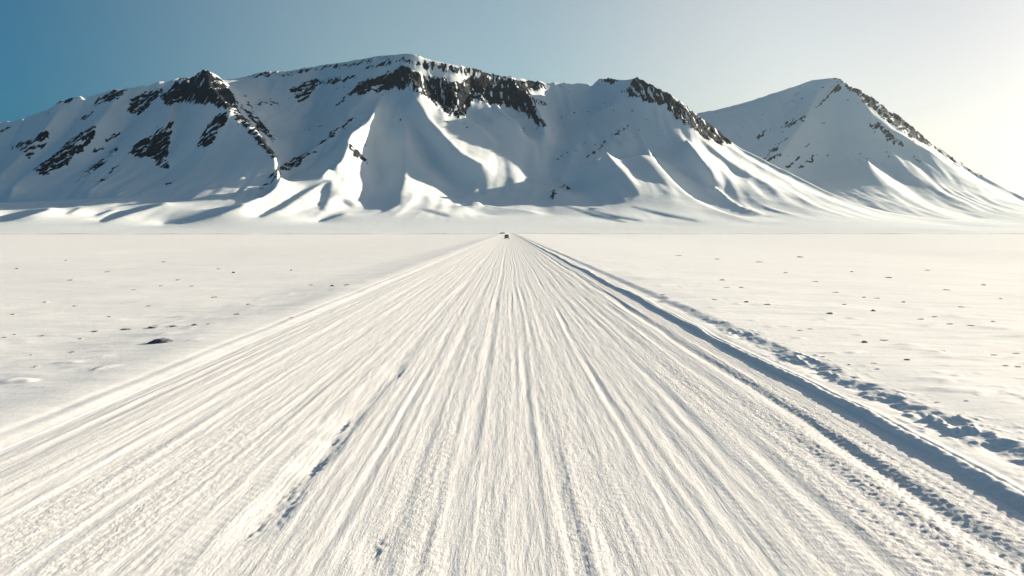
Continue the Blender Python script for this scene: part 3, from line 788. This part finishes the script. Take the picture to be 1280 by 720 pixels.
spots += [
    (px6(478, 100), 5, 2.8, 'dark far stone standing alone in the left snow field', None),
    (px6(680, 127), 8, 2.6, 'dark low stone in the left field close to the road bank', None),
    (px7(480, 160), 8, 2.4, 'dark low stone in the right field nearest the road', None),
    (px7(740, 178), 7, 3.0, 'dark upright stone in the middle of the right field', None),
    (px7(808, 278), 8, 3.2, 'dark stone in the right field, below the middle of its stones', None),
    (px7(720, 242), 9, 3.0, 'dark wide stone in the right field between two upright ones', None),
]
for i, ((u, v), wpx, hpx, lb, gp) in enumerate(spots):
    x, y, z = ground_point(u, v)
    o = bpy.data.objects.new('stone', STONES[i % len(STONES)] if hpx > 2.1 else PALE[i % len(PALE)]); COL.objects.link(o)
    w_ = wpx * y / F / 2; h_ = hpx * y / F * 1.15
    o.scale = (w_, w_ * rnd.uniform(0.6, 1.0), h_)
    o.rotation_euler = (0, 0, rnd.uniform(-0.5, 0.5))
    o.location = (x, y, z - 0.10 * h_)
    tag(o, lb, 'stone', gp)

# flat dark slab in the left field, coloured to stand in for a drift's shadow
sm = stone_mesh(31); sm.materials.clear(); sm.materials.append(stone_mat((0.035, 0.045, 0.07), (0.10, 0.115, 0.15), 'painted_drift_shade'))
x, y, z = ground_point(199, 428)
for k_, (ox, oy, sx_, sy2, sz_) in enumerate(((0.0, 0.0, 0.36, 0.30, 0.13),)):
    o = bpy.data.objects.new('shade_patch', sm); COL.objects.link(o)
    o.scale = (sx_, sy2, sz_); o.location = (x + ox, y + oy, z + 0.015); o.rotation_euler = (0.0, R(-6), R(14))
    tag(o, 'flat dark patch standing in for a drift shadow in the left snow field below the row of five stones', 'stone')

# low boulder by the far embankment
bo = bpy.data.objects.new('boulder', stone_mesh(11)); COL.objects.link(bo)
x, y, z = at(628, 291, 960)
bo.scale = (4.0, 2.6, 1.7); bo.location = (x, 952, ground_z(x, 952) + 0.3)
tag(bo, 'low dark boulder beside the far embankment just left of the road end', 'boulder')

# ---- embankment that crosses the plain at the foot of the mountains
def build_embankment():
    xs = np.concatenate([np.arange(-4200, -400, 12.0), np.arange(-400, 400, 2.0), np.arange(400, 4300, 12.0)])
    prof = [(-7, -0.3), (-4.0, 0.35), (-1.2, 0.95), (0.4, 1.12), (2.5, 1.05), (5.0, 0.4), (9.0, -0.4)]
    X = np.repeat(xs[None, :], len(prof), 0)
    base = 980 + 14 * np.sin(xs / 700) + 2.0 * perlin(xs / 40, xs * 0, 71)
    g = np.array([ground_z(a, b) for a, b in zip(xs, base)])
    hh = (0.75 + 0.5 * perlin(xs / 55, xs * 0 + 4, 72) + 0.25 * perlin(xs / 9, xs * 0 + 4, 73)) * (0.15 + 0.85 * sstep(4, 12, np.abs(xs - 1)))
    Y = np.stack([base + p[0] + 0.5 * perlin(xs / 7, xs * 0 + k, 74) for k, p in enumerate(prof)])
    Z = np.stack([g + (p[1] * hh if p[1] > 0 else p[1]) for p in prof])
    m, nt, b = new_mat('gravelly_bank')
    v = N(nt, 'ShaderNodeNewGeometry').outputs['Position']
    c = mixc(nt, ramp(nt, noise(nt, v, 0.6, 5, 0.7), 0.42, 0.62), (0.50, 0.46, 0.42), (0.76, 0.76, 0.76))
    nt.links.new(c, b.inputs['Base Color']); b.inputs['Roughness'].default_value = 0.9
    o = grid_mesh('embankment', X, Y, Z, m)
    tag(o, 'long low bank of gravel and snow crossing the plain at the foot of the mountains', 'embankment', kind='structure')
build_embankment()

# ---- the car far down the road
def mesh_obj(name, bm, mat, parent, smooth=True):
    me = bpy.data.meshes.new(name); bm.to_mesh(me); bm.free()
    for p in me.polygons: p.use_smooth = smooth
    me.materials.append(mat)
    o = bpy.data.objects.new(name, me); COL.objects.link(o); o.parent = parent
    return o

def loft(sections):
    """closed body from cross sections: (y, half_width_bottom, half_width_top, z0, z1)"""
    bm = bmesh.new(); rings = []
    for y, wb, wt, z0, z1 in sections:
        r = 0.12 * (z1 - z0)
        pts = [(-wb + r, z0), (wb - r, z0), (wb, z0 + r), (wb, z0 + (z1 - z0) * 0.5), (wt, z1 - r), (wt - 1.4 * r, z1), (-wt + 1.4 * r, z1), (-wt, z1 - r), (-wb, z0 + (z1 - z0) * 0.5), (-wb, z0 + r)]
        rings.append([bm.verts.new((a, y, c)) for a, c in pts])
    n = len(rings[0])
    for a, b in zip(rings, rings[1:]):
        for i in range(n): bm.faces.new((a[i], a[(i + 1) % n], b[(i + 1) % n], b[i]))
    bm.faces.new(rings[0][::-1]); bm.faces.new(rings[-1])
    bmesh.ops.recalc_face_normals(bm, faces=bm.faces)
    return bm

def box(x0, x1, y0, y1, z0, z1, bev=0.02):
    bm = bmesh.new(); bmesh.ops.create_cube(bm, size=1)
    for v in bm.verts:
        v.co = Vector(((x0 + x1) / 2 + v.co.x * (x1 - x0), (y0 + y1) / 2 + v.co.y * (y1 - y0), (z0 + z1) / 2 + v.co.z * (z1 - z0)))
    if bev: bmesh.ops.bevel(bm, geom=list(bm.edges), offset=bev, segments=2, affect='EDGES')
    return bm

def quad(pts, th=0.015):
    bm = bmesh.new(); vs = [bm.verts.new(p) for p in pts]; f = bm.faces.new(vs)
    r = bmesh.ops.extrude_face_region(bm, geom=[f]); bm.normal_update()
    nrm = (Vector(pts[1]) - Vector(pts[0])).cross(Vector(pts[2]) - Vector(pts[0])).normalized()
    for v in [g for g in r['geom'] if isinstance(g, bmesh.types.BMVert)]: v.co += nrm * th
    bmesh.ops.recalc_face_normals(bm, faces=bm.faces)
    return bm

def disc(r, w, seg=24):
    bm = bmesh.new(); bmesh.ops.create_cone(bm, cap_ends=True, segments=seg, radius1=r, radius2=r, depth=w)
    bmesh.ops.rotate(bm, verts=bm.verts, cent=(0, 0, 0), matrix=Matrix.Rotation(math.pi / 2, 3, 'Y'))
    bmesh.ops.bevel(bm, geom=[e for e in bm.edges if len(e.link_faces) == 2 and e.calc_face_angle(0) > 1.0], offset=min(0.03, w / 3), segments=2, affect='EDGES')
    return bm

def build_car():
    x, y, _ = ground_point(633.6, 298.6)
    root = bpy.data.objects.new('car', None); COL.objects.link(root)
    root.location = (x, y, ground_z(x, y) - 0.01)
    tag(root, 'tiny haze pale car far down the road, seen end on below the mountains', 'car')
    paint = simple_mat('hazed_car_paint', (0.42, 0.40, 0.37), 0.35, 0.2, 0.5, 3.0); glass = simple_mat('car_glass', (0.05, 0.055, 0.06), 0.12)  # body grey-beige is lightened to stand for haze over a dark car
    rub = simple_mat('tyre_rubber', (0.02, 0.02, 0.02), 0.9, 0, 0.4); al = simple_mat('wheel_alloy', (0.45, 0.45, 0.46), 0.35, 0.9)
    red = simple_mat('red_lamp_glass', (0.35, 0.02, 0.02), 0.2); plate = simple_mat('plate_white', (0.7, 0.7, 0.7), 0.5); plastic = simple_mat('black_trim', (0.03, 0.03, 0.03), 0.7)
    mesh_obj('body', loft([(-2.25, 0.80, 0.76, 0.34, 0.92), (-2.1, 0.92, 0.88, 0.28, 1.02), (-1.0, 0.95, 0.90, 0.25, 1.05), (1.0, 0.95, 0.90, 0.25, 1.04), (1.9, 0.92, 0.84, 0.28, 0.98), (2.25, 0.80, 0.72, 0.36, 0.82)]), paint, root)
    roof = mesh_obj('cabin', loft([(-2.08, 0.86, 0.80, 1.0, 1.08), (-1.75, 0.86, 0.70, 1.0, 1.62), (-1.2, 0.87, 0.72, 1.0, 1.70), (0.1, 0.87, 0.72, 1.0, 1.68), (1.05, 0.86, 0.78, 1.0, 1.08)]), paint, root)
    mesh_obj('rear_window', quad([(-0.68, -2.03, 1.16), (0.68, -2.03, 1.16), (0.60, -1.80, 1.55), (-0.60, -1.80, 1.55)]), glass, roof, False)
    mesh_obj('windscreen', quad([(0.70, 0.98, 1.16), (-0.70, 0.98, 1.16), (-0.62, 0.30, 1.60), (0.62, 0.30, 1.60)], 0.03), glass, roof, False)
    for s in (-1, 1):
        p = [(s * 0.885, -1.6, 1.12), (s * 0.885, 0.6, 1.12), (s * 0.775, 0.05, 1.56), (s * 0.775, -1.45, 1.56)]
        mesh_obj('side_window', quad(p if s < 0 else p[::-1], 0.012), glass, roof, False)
        mesh_obj('tail_light', box(s * 0.80 - 0.09, s * 0.80 + 0.09, -2.20, -2.08, 0.78, 1.0), red, root)
        mesh_obj('headlight', box(s * 0.66 - 0.13, s * 0.66 + 0.13, 2.12, 2.24, 0.66, 0.80), plate, root)
        mesh_obj('mirror', box(s * 1.02 - 0.10, s * 1.02 + 0.10, 0.62, 0.72, 1.05, 1.20), plastic, root)
        for wy in (-1.40, 1.42):
            ty = mesh_obj('wheel', disc(0.35, 0.22), rub, root); ty.location = (s * 0.86, wy, 0.345)
            rm = mesh_obj('rim', disc(0.21, 0.235), al, ty)
    mesh_obj('rear_bumper', box(-0.86, 0.86, -2.33, -2.16, 0.34, 0.60, 0.04), plastic, root)
    mesh_obj('front_bumper', box(-0.82, 0.82, 2.16, 2.32, 0.34, 0.58, 0.04), plastic, root)
    mesh_obj('number_plate', box(-0.26, 0.26, -2.262, -2.235, 0.68, 0.80, 0.004), plate, root)
build_car()


# ------------------------------------------------------------------ haze
def build_haze():
    me = bpy.data.meshes.new('haze')
    bm = bmesh.new(); bmesh.ops.create_cube(bm, size=1)
    lo = Vector((-7000, -80, -15)); hi = Vector((7000, 7300, 1150))
    for v in bm.verts:
        v.co = Vector([(lo[i] + hi[i]) / 2 + v.co[i] * (hi[i] - lo[i]) for i in range(3)])
    bm.to_mesh(me); bm.free()
    o = bpy.data.objects.new('haze', me); COL.objects.link(o)
    m = bpy.data.materials.new('pale_air'); m.use_nodes = True
    nt = m.node_tree
    for n in list(nt.nodes): nt.nodes.remove(n)
    out = nt.nodes.new('ShaderNodeOutputMaterial'); pv = nt.nodes.new('ShaderNodeVolumePrincipled')
    pv.inputs['Color'].default_value = (0.74, 0.92, 1.0, 1)
    pv.inputs['Density'].default_value = 1.7e-5
    pv.inputs['Anisotropy'].default_value = 0.78
    nt.links.new(pv.outputs[0], out.inputs['Volume'])
    me.materials.append(m)
    tag(o, 'thin pale haze over the whole plain, brighter towards the sun', 'haze', kind='stuff')
build_haze()

# ------------------------------------------------------------------ camera, sky, sun
cam = bpy.data.cameras.new('camera'); co = bpy.data.objects.new('camera', cam); COL.objects.link(co)
cam.sensor_width = 36.0; cam.lens = 36.0 * F / 1280
cam.clip_start = 0.1; cam.clip_end = 60000
mw = Matrix.Identity(4)
for i in range(3):
    mw[i][0] = CAM_RIGHT[i]; mw[i][1] = CAM_UP[i]; mw[i][2] = -CAM_FWD[i]
mw[2][3] = CAM_H
co.matrix_world = mw
scene.camera = co

w = bpy.data.worlds.new('World'); scene.world = w; w.use_nodes = True
nt = w.node_tree
bg = nt.nodes['Background']
sky = nt.nodes.new('ShaderNodeTexSky'); sky.sky_type = 'NISHITA'; sky.sun_disc = False
sky.sun_elevation = SUN_EL; sky.sun_rotation = SUN_AZ
sky.air_density = 1.0; sky.dust_density = 1.2; sky.ozone_density = 1.6
# the air colour shifts from deep teal away from the sun to cream towards it
tc = nt.nodes.new('ShaderNodeTexCoord')
dp_ = nt.nodes.new('ShaderNodeVectorMath'); dp_.operation = 'DOT_PRODUCT'
nt.links.new(tc.outputs['Generated'], dp_.inputs[0])
dp_.inputs[1].default_value = (math.sin(SUN_AZ) * math.cos(SUN_EL), math.cos(SUN_AZ) * math.cos(SUN_EL), math.sin(SUN_EL))
mr = nt.nodes.new('ShaderNodeMapRange'); mr.inputs['From Min'].default_value = -1.0
nt.links.new(dp_.outputs['Value'], mr.inputs['Value'])
rp = nt.nodes.new('ShaderNodeValToRGB'); rp.color_ramp.interpolation = 'EASE'
TINT = [(-1.0, (.012, .31, .60)), (-0.2, (.090, .46, .72)), (0.37, (.92, 1.15, 1.17)), (0.65, (1.38, 1.31, 1.21)), (0.82, (1.16, 1.06, 1.01)), (1.0, (.38, .34, .31))]
els = rp.color_ramp.elements
for i, (d_, c_) in enumerate(TINT):
    e_ = els[i] if i < 2 else els.new((d_ + 1) / 2)
    e_.position = (d_ + 1) / 2; e_.color = (*c_, 1)
nt.links.new(mr.outputs[0], rp.inputs[0])
mx = nt.nodes.new('ShaderNodeMix'); mx.data_type = 'RGBA'; mx.blend_type = 'MULTIPLY'; mx.inputs[0].default_value = 1
hs_ = nt.nodes.new('ShaderNodeHueSaturation'); hs_.inputs['Saturation'].default_value = 0.5
nt.links.new(sky.outputs[0], hs_.inputs['Color']); nt.links.new(hs_.outputs[0], mx.inputs[6]); nt.links.new(rp.outputs[0], mx.inputs[7])
nt.links.new(mx.outputs[2], bg.inputs[0])
bg.inputs[1].default_value = 0.05

sl = bpy.data.lights.new('sun', 'SUN'); so = bpy.data.objects.new('sun', sl); COL.objects.link(so)
sl.energy = 5.0; sl.angle = R(0.6); sl.color = (1.0, 0.855, 0.66)
d = Vector((math.sin(SUN_AZ) * math.cos(SUN_EL), math.cos(SUN_AZ) * math.cos(SUN_EL), math.sin(SUN_EL)))
so.rotation_euler = d.to_track_quat('Z', 'Y').to_euler()
so.location = d * 50 + Vector((0, 0, 40))

scene.view_settings.view_transform = 'Standard'; scene.view_settings.look = 'None'
scene.view_settings.gamma = 1; scene.view_settings.exposure = 1.25
cyc = scene.cycles
cyc.max_bounces = 5; cyc.diffuse_bounces = 1; cyc.glossy_bounces = 2; cyc.volume_bounces = 0
cyc.use_denoising = True
